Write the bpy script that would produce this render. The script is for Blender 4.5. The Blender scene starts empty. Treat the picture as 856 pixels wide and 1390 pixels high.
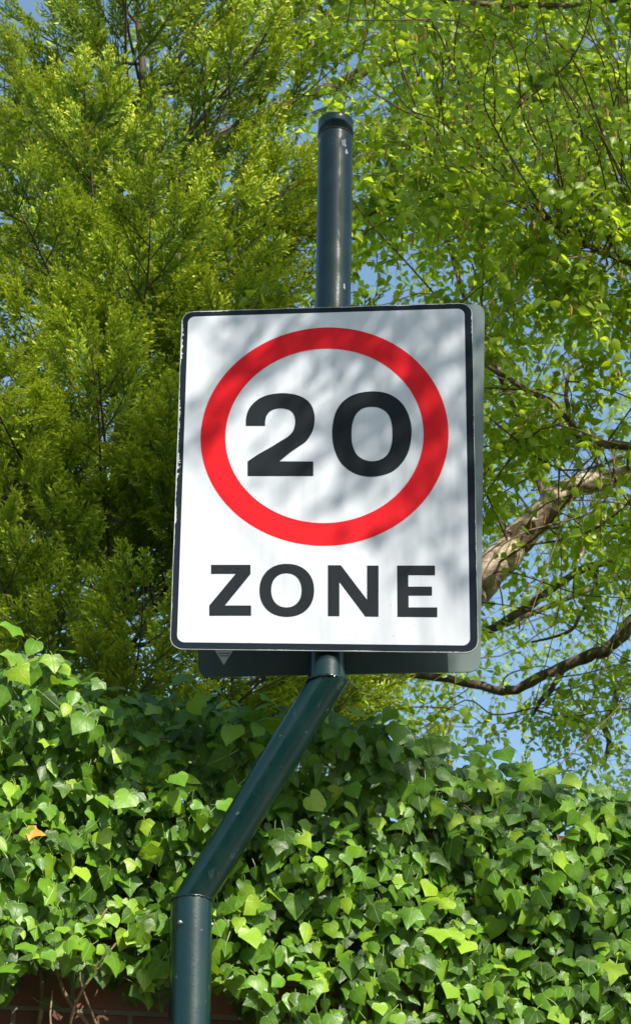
import bpy, bmesh, math, random
import numpy as np
from mathutils import Vector, Matrix
R = random.Random(7); NR = np.random.default_rng(11)
rad = math.radians
scene = bpy.context.scene
COL = scene.collection

# ------------------------------------------------------------------ camera frame
F = 4000.0; PX0, PY0 = 428.0, 695.0
PITCH = rad(26.77); CAM = np.array([0, 0, 1.5])
UP = np.array([0, -math.sin(PITCH), math.cos(PITCH)]); FW = np.array([0, math.cos(PITCH), math.sin(PITCH)])
XA = np.array([1., 0, 0])
def ray(px, py): return FW + (px-PX0)/F*XA + (PY0-py)/F*UP
def at(px, py, Y):                       # world point at forward distance Y
    r = ray(px, py); return CAM + r*(Y/r[1])
def topx(P):
    d = np.asarray(P)-CAM; z = d@FW
    return PX0+F*(d@XA)/z, PY0-F*(d@UP)/z
SUN = np.array([.50, -.75, .72]); SUN = SUN/np.linalg.norm(SUN)     # towards the sun

# ------------------------------------------------------------------ helpers
def tag(o, label=None, cat=None, group=None, kind=None):
    if label: o['label'] = label
    if cat: o['category'] = cat
    if group: o['group'] = group
    if kind: o['kind'] = kind
    return o
def empty(name, loc, label, cat):
    o = bpy.data.objects.new(name, None); COL.objects.link(o); o.location = loc
    o.empty_display_size = .1
    return tag(o, label, cat)
def link(name, me, mat, parent=None):
    o = bpy.data.objects.new(name, me); COL.objects.link(o)
    if mat: me.materials.append(mat)
    if parent is not None:
        o.parent = parent
        M = Matrix.Identity(4); q = parent
        while q is not None:
            M = Matrix.Translation(q.location) @ M; q = q.parent
        o.location = -M.translation
    return o
def mesh_np(name, V, loops, starts, totals, uv=None, rnd=None, smooth=True):
    me = bpy.data.meshes.new(name)
    me.vertices.add(len(V)); me.vertices.foreach_set('co', np.ascontiguousarray(V, dtype=np.float32).ravel())
    me.loops.add(len(loops)); me.loops.foreach_set('vertex_index', loops.astype(np.int32))
    me.polygons.add(len(starts)); me.polygons.foreach_set('loop_start', starts.astype(np.int32))
    me.polygons.foreach_set('use_smooth', np.full(len(starts), smooth))
    me.update(calc_edges=True)
    if uv is not None:
        l = me.uv_layers.new(name='UVMap'); l.data.foreach_set('uv', np.ascontiguousarray(uv[loops], dtype=np.float32).ravel())
    if rnd is not None:
        a = me.attributes.new('rnd', 'FLOAT', 'POINT'); a.data.foreach_set('value', rnd.astype(np.float32))
    return me
class Tmpl:
    def __init__(s, V, faces, uv):
        s.V = np.array(V, float); s.uv = np.array(uv, float)
        s.loops = np.array([i for f in faces for i in f]); s.tot = np.array([len(f) for f in faces])
def instance(name, groups, mat, parent, smooth=True):
    """groups: list of (Tmpl, Rm[K,3,3], pos[K,3], rnd[K]) merged into one mesh"""
    Vs, Ls, Ts, Us, Rs = [], [], [], [], []; off = 0
    for t, Rm, P, rn in groups:
        K = len(P); n = len(t.V)
        if K == 0: continue
        V = np.einsum('kij,nj->kni', Rm, t.V) + P[:, None, :]
        Vs.append(V.reshape(-1, 3)); Us.append(np.tile(t.uv, (K, 1))); Rs.append(np.repeat(rn, n))
        Ls.append((t.loops[None, :]+np.arange(K)[:, None]*n).ravel()+off); Ts.append(np.tile(t.tot, K)); off += K*n
    V = np.concatenate(Vs); L = np.concatenate(Ls); T = np.concatenate(Ts)
    st = np.concatenate([[0], np.cumsum(T)[:-1]])
    return link(name, mesh_np(name, V, L, st, T, np.concatenate(Us), np.concatenate(Rs), smooth), mat, parent)
class Tubes:
    def __init__(s): s.V = []; s.F = []; s.U = []; s.n = 0
    def add(s, pts, radii, sides=6, cap=True):
        P = np.array(pts, float); n = len(P)
        d = np.gradient(P, axis=0); d /= np.linalg.norm(d, axis=1)[:, None]+1e-9
        a = np.cross(d[0], [0.3, 0.9, 0.1]); a /= np.linalg.norm(a)+1e-9
        th = np.arange(sides)*2*math.pi/sides; L = 0; base = s.n
        for i in range(n):
            a = a-d[i]*(a@d[i]); a /= np.linalg.norm(a)+1e-9; b = np.cross(d[i], a)
            if i: L += np.linalg.norm(P[i]-P[i-1])
            s.V.append(P[i]+radii[i]*(np.cos(th)[:, None]*a+np.sin(th)[:, None]*b))
            s.U.append(np.stack([th/(2*math.pi), np.full(sides, L)], 1))
        for i in range(n-1):
            for j in range(sides):
                k = (j+1) % sides
                s.F.append((base+i*sides+j, base+i*sides+k, base+(i+1)*sides+k, base+(i+1)*sides+j))
        if cap and sides > 3:
            s.F.append(tuple(base+(n-1)*sides+j for j in range(sides)))
        s.n += n*sides
    def build(s, name, mat, parent):
        V = np.concatenate(s.V); T = np.array([len(f) for f in s.F]); L = np.array([i for f in s.F for i in f])
        st = np.concatenate([[0], np.cumsum(T)[:-1]])
        return link(name, mesh_np(name, V, L, st, T, np.concatenate(s.U)), mat, parent)
def catmull(pts, m=5):
    P = np.array(pts, float); Q = np.vstack([2*P[0]-P[1], P, 2*P[-1]-P[-2]]); out = []
    for i in range(1, len(Q)-2):
        for k in range(m):
            t = k/m
            out.append(.5*((2*Q[i])+(-Q[i-1]+Q[i+1])*t+(2*Q[i-1]-5*Q[i]+4*Q[i+1]-Q[i+2])*t*t+(-Q[i-1]+3*Q[i]-3*Q[i+1]+Q[i+2])*t**3))
    out.append(P[-1]); return np.array(out)
def rotmats(N, T):
    """frames: local z -> N (leaf face normal), local y -> T (leaf tip direction)"""
    N = N/np.linalg.norm(N, axis=1)[:, None]
    T = T-N*(np.sum(T*N, 1))[:, None]; T = T/(np.linalg.norm(T, axis=1)[:, None]+1e-9)
    X = np.cross(T, N)
    return np.stack([X, T, N], 2)
def unit(v): return v/(np.linalg.norm(v, axis=-1, keepdims=True)+1e-9)
def hn(x, y, s=0):                      # cheap smooth noise in -1..1
    return (np.sin(x*2.1+1.3*s+np.sin(y*1.7+s))+np.sin(y*2.7-.8*s+1.5*np.sin(x*1.3+2*s))+.5*np.sin(x*5.3+y*3.1+s*3)+.5*np.sin(y*6.1-x*4.3+s))/3

# ------------------------------------------------------------------ materials
def new_mat(name):
    m = bpy.data.materials.new(name); m.use_nodes = True; nt = m.node_tree
    for n in list(nt.nodes): nt.nodes.remove(n)
    return m, nt, nt.nodes.new('ShaderNodeOutputMaterial')
def N(nt, typ, ins=None, **kw):
    n = nt.nodes.new(typ)
    for k, v in kw.items(): setattr(n, k, v)
    for k, v in (ins or {}).items():
        if isinstance(v, bpy.types.NodeSocket): nt.links.new(v, n.inputs[k])
        else: n.inputs[k].default_value = v
    return n
def ramp(nt, fac, stops):
    n = nt.nodes.new('ShaderNodeValToRGB'); nt.links.new(fac, n.inputs[0]); cr = n.color_ramp
    while len(cr.elements) < len(stops): cr.elements.new(.5)
    for e, (p, c) in zip(cr.elements, stops):
        e.position = p; e.color = (c[0], c[1], c[2], 1) if hasattr(c, '__len__') else (c, c, c, 1)
    return n.outputs[0]
def mathn(nt, op, a, b=0., c=0.):
    n = nt.nodes.new('ShaderNodeMath'); n.operation = op
    for i, v in enumerate((a, b, c)):
        if isinstance(v, bpy.types.NodeSocket): nt.links.new(v, n.inputs[i])
        else: n.inputs[i].default_value = v
    return n.outputs[0]
def mixc(nt, f, a, b):
    n = nt.nodes.new('ShaderNodeMix'); n.data_type = 'RGBA'
    for k, v in ((0, f), (6, a), (7, b)):
        if isinstance(v, bpy.types.NodeSocket): nt.links.new(v, n.inputs[k])
        else: n.inputs[k].default_value = v if not hasattr(v, '__len__') else (v[0], v[1], v[2], 1)
    return n.outputs[2]

def leaf_mat(name, stops, trans, tfac=.4, rough=.4, spec=.5, vein=0., veincol=(.3, .4, .12), bump=0., tip=0.):
    m, nt, out = new_mat(name)
    fac = N(nt, 'ShaderNodeAttribute', attribute_name='rnd').outputs['Fac']
    if tip:                                # young growth at the shoot tips is yellower
        u0 = N(nt, 'ShaderNodeSeparateXYZ', {0: N(nt, 'ShaderNodeTexCoord').outputs['UV']}).outputs[0]
        fac = mathn(nt, 'ADD', mathn(nt, 'MULTIPLY', u0, tip), mathn(nt, 'MULTIPLY', fac, 1.1-tip))
    col = ramp(nt, fac, stops)
    if vein:
        uv = N(nt, 'ShaderNodeTexCoord').outputs['UV']
        sx = N(nt, 'ShaderNodeSeparateXYZ', {0: uv})
        ax = mathn(nt, 'ABSOLUTE', sx.outputs[0])
        mid = mathn(nt, 'SUBTRACT', 1., mathn(nt, 'SMOOTHSTEP' if False else 'MULTIPLY', ax, 45.)); mid = mathn(nt, 'MAXIMUM', mid, 0.)
        # side veins fanning from the base: angle bands
        ang = mathn(nt, 'ARCTAN2', ax, mathn(nt, 'ADD', sx.outputs[1], .04))
        band = mathn(nt, 'ABSOLUTE', mathn(nt, 'SUBTRACT', mathn(nt, 'FRACT', mathn(nt, 'DIVIDE', ang, .62)), .5))
        band = mathn(nt, 'MAXIMUM', mathn(nt, 'SUBTRACT', mathn(nt, 'MULTIPLY', band, 14.), 6.2), 0.)
        v = mathn(nt, 'MINIMUM', mathn(nt, 'MAXIMUM', mid, band), 1.)
        nz = N(nt, 'ShaderNodeTexNoise', {'Vector': uv, 'Scale': 5., 'Detail': 3.})
        col = mixc(nt, mathn(nt, 'MULTIPLY', nz.outputs[0], .35), col, (.03, .07, .015))
        col = mixc(nt, mathn(nt, 'MULTIPLY', v, vein), col, veincol)
    p = N(nt, 'ShaderNodeBsdfPrincipled', {'Base Color': col, 'Roughness': rough, 'Specular IOR Level': spec})
    if bump:
        b = N(nt, 'ShaderNodeBump', {'Strength': bump, 'Distance': .002, 'Height': mathn(nt, 'SUBTRACT', nz.outputs[0], v)})
        nt.links.new(b.outputs[0], p.inputs['Normal'])
    t = N(nt, 'ShaderNodeBsdfTranslucent', {'Color': mixc(nt, .5, trans, mixc(nt, .5, col, trans))})
    mx = N(nt, 'ShaderNodeMixShader', {0: tfac, 1: p.outputs[0], 2: t.outputs[0]})
    nt.links.new(mx.outputs[0], out.inputs[0]); return m
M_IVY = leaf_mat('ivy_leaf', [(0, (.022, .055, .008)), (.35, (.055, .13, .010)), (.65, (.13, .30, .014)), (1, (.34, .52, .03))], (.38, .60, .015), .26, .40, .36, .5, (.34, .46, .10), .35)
M_YEL = leaf_mat('ivy_leaf_yellow', [(0, (.75, .28, .03)), (1, (.75, .3, .03))], (.7, .3, .02), .3, .4, .4)
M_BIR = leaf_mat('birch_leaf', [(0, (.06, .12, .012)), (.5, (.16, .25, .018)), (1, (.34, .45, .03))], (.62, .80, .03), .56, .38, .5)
M_FAR = leaf_mat('far_leaf', [(0, (.08, .15, .012)), (.6, (.15, .24, .015)), (1, (.30, .40, .02))], (.70, .82, .02), .58, .45, .4)
M_CON = leaf_mat('cypress_leaf', [(0, (.022, .055, .010)), (.40, (.07, .14, .014)), (.66, (.30, .41, .02)), (1, (.74, .76, .05))], (.55, .64, .04), .24, .45, .35, tip=.6)
def bark_mat(name, a, b, scale, stretch, rough=.85, bump=.6, spots=None):
    m, nt, out = new_mat(name)
    tc = N(nt, 'ShaderNodeTexCoord').outputs['Object']
    mp = N(nt, 'ShaderNodeMapping', {0: tc, 'Scale': stretch}).outputs[0]
    n1 = N(nt, 'ShaderNodeTexNoise', {'Vector': mp, 'Scale': scale, 'Detail': 6., 'Roughness': .65})
    f = ramp(nt, n1.outputs[0], [(.35, 0.), (.62, 1.)])
    col = mixc(nt, f, a, b)
    if spots:
        n2 = N(nt, 'ShaderNodeTexNoise', {'Vector': mp, 'Scale': scale*.45, 'Detail': 3.})
        col = mixc(nt, ramp(nt, n2.outputs[0], [(.5, 0.), (.58, 1.)]), col, spots)
    p = N(nt, 'ShaderNodeBsdfPrincipled', {'Base Color': col, 'Roughness': rough, 'Specular IOR Level': .3})
    bp = N(nt, 'ShaderNodeBump', {'Strength': bump, 'Distance': .01, 'Height': n1.outputs[0]}); nt.links.new(bp.outputs[0], p.inputs['Normal'])
    nt.links.new(p.outputs[0], out.inputs[0]); return m
M_BBARK = bark_mat('birch_bark', (.26, .19, .13), (.62, .52, .41), 22., (1, 1, 2.2), .7, .7, (.12, .08, .055))
M_DBARK = bark_mat('dark_bark', (.05, .035, .022), (.16, .125, .085), 30., (1, 1, .6))
M_CBARK = bark_mat('cypress_bark', (.04, .028, .02), (.105, .078, .058), 40., (1, 1, .25))
M_TWIG = bark_mat('twig_bark', (.07, .048, .028), (.16, .105, .06), 40., (1, 1, 1))
M_IVST = bark_mat('ivy_stem', (.10, .07, .04), (.24, .17, .10), 40., (1, 1, 1))
M_CAT = bark_mat('catkin', (.22, .11, .035), (.36, .20, .06), 120., (1, 1, 1), .8)

def gloss_green():
    m, nt, out = new_mat('green_gloss_paint')
    tc = N(nt, 'ShaderNodeTexCoord').outputs['Object']
    n1 = N(nt, 'ShaderNodeTexNoise', {'Vector': N(nt, 'ShaderNodeMapping', {0: tc, 'Scale': (3, 3, 1)}).outputs[0], 'Scale': 6., 'Detail': 5.})
    col = mixc(nt, ramp(nt, n1.outputs[0], [(.4, 0.), (.7, 1.)]), (.003, .019, .018), (.006, .025, .021))
    # dust and old scratches
    n2 = N(nt, 'ShaderNodeTexNoise', {'Vector': tc, 'Scale': 55., 'Detail': 4., 'Roughness': .7})
    col = mixc(nt, ramp(nt, n2.outputs[0], [(.66, 0.), (.73, .55)]), col, (.16, .19, .17))
    n3 = N(nt, 'ShaderNodeTexNoise', {'Vector': N(nt, 'ShaderNodeMapping', {0: tc, 'Scale': (9, 9, 1.4)}).outputs[0], 'Scale': 4.2, 'Detail': 5., 'Roughness': .6})
    col = mixc(nt, ramp(nt, n3.outputs[0], [(.62, 0.), (.68, .4)]), col, (.07, .12, .09))
    ro = ramp(nt, n1.outputs[0], [(.3, .17), (.75, .32)])
    p = N(nt, 'ShaderNodeBsdfPrincipled', {'Base Color': col, 'Roughness': ro, 'Specular IOR Level': .52, 'Coat Weight': .0})
    bp = N(nt, 'ShaderNodeBump', {'Strength': .12, 'Distance': .004, 'Height': n2.outputs[0]}); nt.links.new(bp.outputs[0], p.inputs['Normal'])
    nt.links.new(p.outputs[0], out.inputs[0]); return m
M_POLE = gloss_green()
def sheet_mat(name, col, col2, rough=.35, honey=.5):
    """retro-reflective sheeting with its fine honeycomb print"""
    m, nt, out = new_mat(name)
    tc = N(nt, 'ShaderNodeTexCoord').outputs['Object']
    mp = N(nt, 'ShaderNodeMapping', {0: tc, 'Scale': (200, 200, 200), 'Rotation': (0, 0, 0)}).outputs[0]
    sx = N(nt, 'ShaderNodeSeparateXYZ', {0: mp})
    a = mathn(nt, 'SINE', mathn(nt, 'MULTIPLY', mathn(nt, 'ADD', sx.outputs[0], sx.outputs[2]), 3.9))
    b = mathn(nt, 'SINE', mathn(nt, 'MULTIPLY', mathn(nt, 'SUBTRACT', sx.outputs[0], sx.outputs[2]), 3.9))
    h = mathn(nt, 'MULTIPLY', mathn(nt, 'ABSOLUTE', a), mathn(nt, 'ABSOLUTE', b))
    n1 = N(nt, 'ShaderNodeTexNoise', {'Vector': tc, 'Scale': 4., 'Detail': 4.})
    c = mixc(nt, mathn(nt, 'MULTIPLY', mathn(nt, 'SUBTRACT', 1., mathn(nt, 'MINIMUM', mathn(nt, 'MULTIPLY', h, 2.2), 1.)), honey), col, col2)
    # rain streaks and a sheeting joint
    n2 = N(nt, 'ShaderNodeTexNoise', {'Vector': N(nt, 'ShaderNodeMapping', {0: tc, 'Scale': (1, 1, .05)}).outputs[0], 'Scale': 60., 'Detail': 3.})
    c = mixc(nt, mathn(nt, 'MULTIPLY', mathn(nt, 'MAXIMUM', mathn(nt, 'SUBTRACT', n2.outputs[0], .5), 0.), .9), c, (col[0]*.55, col[1]*.57, col[2]*.5))
    n4 = N(nt, 'ShaderNodeTexNoise', {'Vector': tc, 'Scale': 160., 'Detail': 2.})
    c = mixc(nt, ramp(nt, n4.outputs[0], [(.74, 0.), (.78, .5)]), c, (.12, .12, .11))
    c = mixc(nt, mathn(nt, 'MULTIPLY', n1.outputs[0], .12), c, (col[0]*.7, col[1]*.72, col[2]*.7))
    p = N(nt, 'ShaderNodeBsdfPrincipled', {'Base Color': c, 'Roughness': rough, 'Specular IOR Level': .12})
    nt.links.new(p.outputs[0], out.inputs[0]); return m
M_WHITE = sheet_mat('white_sheeting', (.525, .545, .585), (.33, .345, .38), .5, .55)
M_RED = sheet_mat('red_sheeting', (.60, .004, .010), (.48, .003, .008), .5, .5)
M_INK = sheet_mat('black_vinyl', (.006, .009, .012), (.008, .012, .016), .6, .5)
def border_mat():
    m, nt, out = new_mat('chipped_black_border')
    uv = N(nt, 'ShaderNodeTexCoord').outputs['UV']               # u = distance in mm from the plate edge, v = along the edge (m)
    tc = N(nt, 'ShaderNodeTexCoord').outputs['Object']
    sx = N(nt, 'ShaderNodeSeparateXYZ', {0: uv})
    n1 = N(nt, 'ShaderNodeTexNoise', {'Vector': tc, 'Scale': 110., 'Detail': 4., 'Roughness': .7}).outputs[0]
    n2 = N(nt, 'ShaderNodeTexNoise', {'Vector': tc, 'Scale': 7., 'Detail': 2.}).outputs[0]
    lim = mathn(nt, 'MULTIPLY', mathn(nt, 'MULTIPLY', mathn(nt, 'MAXIMUM', mathn(nt, 'SUBTRACT', n1, .36), 0.), mathn(nt, 'MAXIMUM', mathn(nt, 'SUBTRACT', n2, .42), 0.)), 150.)
    chip = mathn(nt, 'LESS_THAN', sx.outputs[0], mathn(nt, 'ADD', mathn(nt, 'MULTIPLY', lim, sx.outputs[1]), .7))
    col = mixc(nt, chip, (.006, .011, .018), (.42, .43, .44))
    p = N(nt, 'ShaderNodeBsdfPrincipled', {'Base Color': col, 'Roughness': .6, 'Specular IOR Level': .08})
    nt.links.new(p.outputs[0], out.inputs[0]); return m
M_BORDER = border_mat()
def simple(name, c, rough, c2=None, scale=20., bump=.0, metal=0., spec=.5):
    m, nt, out = new_mat(name)
    tc = N(nt, 'ShaderNodeTexCoord').outputs['Object']
    n1 = N(nt, 'ShaderNodeTexNoise', {'Vector': tc, 'Scale': scale, 'Detail': 6., 'Roughness': .6})
    col = mixc(nt, ramp(nt, n1.outputs[0], [(.35, 0.), (.68, 1.)]), c, c2 or tuple(x*.75 for x in c))
    p = N(nt, 'ShaderNodeBsdfPrincipled', {'Base Color': col, 'Roughness': rough, 'Metallic': metal, 'Specular IOR Level': spec})
    if bump:
        bp = N(nt, 'ShaderNodeBump', {'Strength': bump, 'Distance': .01, 'Height': n1.outputs[0]}); nt.links.new(bp.outputs[0], p.inputs['Normal'])
    nt.links.new(p.outputs[0], out.inputs[0]); return m
M_REAR = simple('grey_green_plate', (.085, .125, .125), .36, (.115, .145, .14), 9.)
M_STICK = simple('sticker', (.80, .84, .78), .5)
M_SLINE = simple('sticker_print', (.10, .12, .11), .5)
M_STEEL = simple('galvanised', (.4, .41, .42), .4, metal=.8)
M_ASPH = simple('asphalt', (.045, .045, .047), .9, (.065, .064, .062), 90., .4)
M_PAVE = simple('paving', (.26, .25, .23), .85, (.19, .185, .17), 30., .3)
M_KERB = simple('kerb_stone', (.34, .33, .31), .8, (.26, .25, .24), 25., .3)
M_PAINT = simple('road_paint', (.75, .75, .72), .7)
M_LAWN = simple('lawn', (.045, .08, .02), .9, (.07, .10, .03), 12., .5)
def brick_mat():
    m, nt, out = new_mat('red_brick')
    tc = N(nt, 'ShaderNodeTexCoord').outputs['UV']
    b = N(nt, 'ShaderNodeTexBrick', {'Vector': tc, 'Color1': (.13, .055, .038, 1), 'Color2': (.21, .09, .06, 1), 'Mortar': (.17, .15, .125, 1), 'Scale': 1., 'Mortar Size': .006, 'Mortar Smooth': .2, 'Brick Width': .225, 'Row Height': .075, 'Bias': -.2})
    n1 = N(nt, 'ShaderNodeTexNoise', {'Vector': tc, 'Scale': 9., 'Detail': 6., 'Roughness': .65})
    col = mixc(nt, ramp(nt, n1.outputs[0], [(.4, 0.), (.7, .7)]), b.outputs[0], (.10, .075, .055))
    p = N(nt, 'ShaderNodeBsdfPrincipled', {'Base Color': col, 'Roughness': .9, 'Specular IOR Level': .2})
    h = mathn(nt, 'ADD', mathn(nt, 'MULTIPLY', b.outputs['Fac'], -1.), mathn(nt, 'MULTIPLY', n1.outputs[0], .6))
    bp = N(nt, 'ShaderNodeBump', {'Strength': .9, 'Distance': .008, 'Height': h}); nt.links.new(bp.outputs[0], p.inputs['Normal'])
    nt.links.new(p.outputs[0], out.inputs[0]); return m
M_BRICK = brick_mat()

# ------------------------------------------------------------------ ground
def sheet(name, x0, x1, y0, y1, z, mat, zb=None):
    bm = bmesh.new()
    if zb is None:
        vs = [bm.verts.new(v) for v in ((x0, y0, z), (x1, y0, z), (x1, y1, z), (x0, y1, z))]; bm.faces.new(vs)
    else:
        bmesh.ops.create_cube(bm, size=1); bmesh.ops.scale(bm, vec=(x1-x0, y1-y0, z-zb), verts=bm.verts)
        bmesh.ops.translate(bm, vec=((x0+x1)/2, (y0+y1)/2, (z+zb)/2), verts=bm.verts)
    me = bpy.data.meshes.new(name); bm.to_mesh(me); bm.free(); return link(name, me, mat)
tag(sheet('ground', -300, 300, -300, 300, 0, M_LAWN), kind='structure')
tag(sheet('road', -80, 80, -3.4, 2.9, .004, M_ASPH), kind='structure')
tag(sheet('road_marking', -80, 80, 2.5, 2.6, .008, M_PAINT), kind='structure')
tag(sheet('kerb', -80, 80, 2.9, 3.05, .13, M_KERB, -.1), kind='structure')
tag(sheet('pavement', -80, 80, 3.05, 6.2, .125, M_PAVE, -.1), kind='structure')

# ------------------------------------------------------------------ the sign
TILT, YAW, ROLL = rad(26.77), rad(1.72), rad(-.43)
SC = np.array([.0199, .0762, 5.922]); SW, SH, TW = .600, .7778, -.110
def rx(a): c, s = math.cos(a), math.sin(a); return np.array([[1, 0, 0], [0, c, -s], [0, s, c]])
def ry(a): c, s = math.cos(a), math.sin(a); return np.array([[c, 0, s], [0, 1, 0], [-s, 0, c]])
def rz(a): c, s = math.cos(a), math.sin(a); return np.array([[c, -s, 0], [s, c, 0], [0, 0, 1]])
SR = rx(TILT)@ry(YAW)@rz(ROLL); CB = np.stack([XA, UP, FW], 1)
def s2w(x, y, off=0.):                                 # sign plane (gently warped plate) to world; off towards the viewer
    return CAM + CB@(SR@np.array([x, y, TW*x*y-off])+SC)
def px2s(px, py):
    x = y = 0.
    r = SR.T@np.array([(px-PX0)/F, (PY0-py)/F, 1.]); o = SR.T@(-SC)
    for _ in range(8):
        t = (TW*x*y-o[2])/r[2]; x, y = (o+r*t)[:2]
    return x, y
def grid_cut(bm, x0, x1, y0, y1, st=.04):
    for k in range(int((x1-x0)/st)+2):
        bmesh.ops.bisect_plane(bm, geom=bm.verts[:]+bm.edges[:]+bm.faces[:], plane_co=(x0+k*st, 0, 0), plane_no=(1, 0, 0))
    for k in range(int((y1-y0)/st)+2):
        bmesh.ops.bisect_plane(bm, geom=bm.verts[:]+bm.edges[:]+bm.faces[:], plane_co=(0, y0+k*st, 0), plane_no=(0, 1, 0))
def decal(name, rings, mat, parent, off, thick=.0):
    """flat shape on the sign: outer ring and holes in sign coordinates"""
    bm = bmesh.new(); edges = []
    for rg in rings:
        vs = [bm.verts.new((x, y, 0)) for x, y in rg]
        edges += [bm.edges.new((vs[i], vs[(i+1) % len(vs)])) for i in range(len(vs))]
    bmesh.ops.triangle_fill(bm, use_beauty=True, use_dissolve=False, edges=edges)
    grid_cut(bm, -.32, .32, -.42, .42)
    bmesh.ops.triangulate(bm, faces=bm.faces[:])
    bmesh.ops.recalc_face_normals(bm, faces=bm.faces[:])
    if thick:
        r = bmesh.ops.extrude_face_region(bm, geom=bm.faces[:])
        new = [v for v in r['geom'] if isinstance(v, bmesh.types.BMVert)]
        for v in new: v.co.z = -thick
    for v in bm.verts:
        v.co = s2w(v.co.x, v.co.y, off+v.co.z)
    bmesh.ops.recalc_face_normals(bm, faces=bm.faces[:])
    me = bpy.data.meshes.new(name); bm.to_mesh(me); bm.free()
    return link(name, me, mat, parent)
def rrect(x0, x1, y0, y1, r, n=10):
    o = []
    for cx, cy, a0 in ((x1-r, y1-r, 0), (x0+r, y1-r, 90), (x0+r, y0+r, 180), (x1-r, y0+r, 270)):
        for k in range(n+1):
            a = rad(a0+90*k/n); o.append((cx+r*math.cos(a), cy+r*math.sin(a)))
    return o
def smooth_outline(pts, m=4):
    """points ending in 's' are corners; runs between corners are rounded"""
    n = len(pts); out = []
    for i in range(n):
        p0, p1, p2, p3 = pts[i-1], pts[i], pts[(i+1) % n], pts[(i+2) % n]
        s1 = len(p1) > 2; s2 = len(p2) > 2
        A = np.array(p1[:2], float); B = np.array(p2[:2], float)
        if s1 and s2: out.append(A); continue
        t1 = (B-A) if s1 else (B-np.array(p0[:2]))/2; t2 = (B-A) if s2 else (np.array(p3[:2])-A)/2
        for k in range(m):
            t = k/m; out.append((2*t**3-3*t*t+1)*A+(t**3-2*t*t+t)*t1+(-2*t**3+3*t*t)*B+(t**3-t*t)*t2)
    return out
def trace(pts, ox, oy, sc):
    return [px2s(ox+p[0]/sc, oy+p[1]/sc) for p in smooth_outline(pts)]
S = 's'
LY = 5.41
POST_BASE = at(259.5, 1300, LY)
sign = empty('road_sign', (POST_BASE[0], LY, .125), 'white road sign reading 20 ZONE inside a red circle on a bent green pole', 'road sign')
xl, xr, yb, yt = -SW/2, SW/2, -SH/2, SH/2
outer = rrect(xl, xr, yb, yt, .026)
panel = decal('front_panel', [outer], M_STEEL, sign, -.0005, .003)
inner = rrect(xl+.0132, xr-.0158, yb+.0148, yt-.0132, .015)
# black border ring with chipped outer edge (uv: distance from the edge in mm, wear amount)
def border_ring():
    bm = bmesh.new(); uvl = bm.loops.layers.uv.new('UVMap'); NSEG = 18
    def dens(r):
        o = []
        for i in range(len(r)):
            a, b = np.array(r[i]), np.array(r[(i+1) % len(r)])
            k = NSEG if np.linalg.norm(b-a) > .1 else 1
            for j in range(k): o.append(a+(b-a)*j/k)
        return o
    A = dens(rrect(xl, xr, yb, yt, .026)); B = dens(inner_b)
    rows = [[a+(b-a)*t for a, b in zip(A, B)] for t in (0, .25, .5, 1.)]
    vs = [[bm.verts.new(s2w(p[0], p[1], .0004)) for p in rw] for rw in rows]
    n = len(A)
    for k in range(3):
        for i in range(n):
            j = (i+1) % n
            f = bm.faces.new((vs[k][i], vs[k][j], vs[k+1][j], vs[k+1][i]))
            for lp, (kk, ii) in zip(f.loops, ((k, i), (k, j), (k+1, j), (k+1, i))):
                d = np.linalg.norm(rows[kk][ii]-rows[0][ii])*1000
                q = rows[0][ii]
                wear = 1.0 if (q[0] < 0 and q[1] > -.12) else (.55 if q[1] > .3 else .18)
                lp[uvl].uv = (d, wear)
    bmesh.ops.recalc_face_normals(bm, faces=bm.faces[:])
    me = bpy.data.meshes.new('border'); bm.to_mesh(me); bm.free()
    for p in me.polygons: p.use_smooth = True
    return link('border', me, M_BORDER, panel)
inner_b = rrect(xl+.0152, xr-.0178, yb+.0168, yt-.0152, .013)
tag(border_ring(), 'thin black border with chipped pale edge')
decal('white_face', [inner], M_WHITE, panel, .0010)
RC = (-.0026, .0896)
circ = lambda r, n=120: [(RC[0]+r*math.cos(2*math.pi*k/n), RC[1]+r*math.sin(2*math.pi*k/n)) for k in range(n)]
decal('red_ring', [circ(.2504), circ(.2003)], M_RED, panel, .0016)
two = [(90, 385, S), (92, 320), (110, 250), (150, 190), (205, 145), (275, 113), (350, 98), (420, 93), (500, 100), (575, 120), (640, 160), (682, 215), (702, 285), (703, 350), (690, 420), (660, 480), (620, 530), (560, 572), (480, 628), (390, 702, S), (692, 704, S), (692, 833, S), (106, 833, S), (106, 703, S), (200, 640), (300, 583), (400, 522), (470, 478), (510, 432), (527, 380), (530, 330), (518, 285), (490, 252), (450, 235), (405, 229), (350, 235), (305, 257), (275, 295), (264, 340), (262, 385, S)]
zero_o = [(430, 77), (560, 95), (670, 160), (740, 260), (775, 380), (775, 500), (748, 620), (690, 720), (590, 803), (430, 840), (280, 815), (160, 730), (95, 610), (72, 490), (75, 370), (108, 250), (180, 155), (290, 97)]
zero_i = [(425, 215), (500, 228), (565, 275), (598, 350), (607, 450), (600, 550), (570, 630), (510, 683), (425, 702), (345, 683), (285, 635), (250, 550), (243, 455), (252, 360), (285, 280), (345, 230)]
SD = 6.585
tag(decal('digit', [trace(two, 320, 520, SD)], M_INK, panel, .0016), 'black digit 2')
tag(decal('digit', [trace(zero_o, 440, 520, SD), trace(zero_i, 440, 520, SD)], M_INK, panel, .0016), 'black digit 0')
Zp = [(62, 65, S), (348, 65, S), (348, 132, S), (162, 360, S), (352, 360, S), (352, 434, S), (49, 434, S), (49, 360, S), (240, 130, S), (62, 130, S)]
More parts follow.
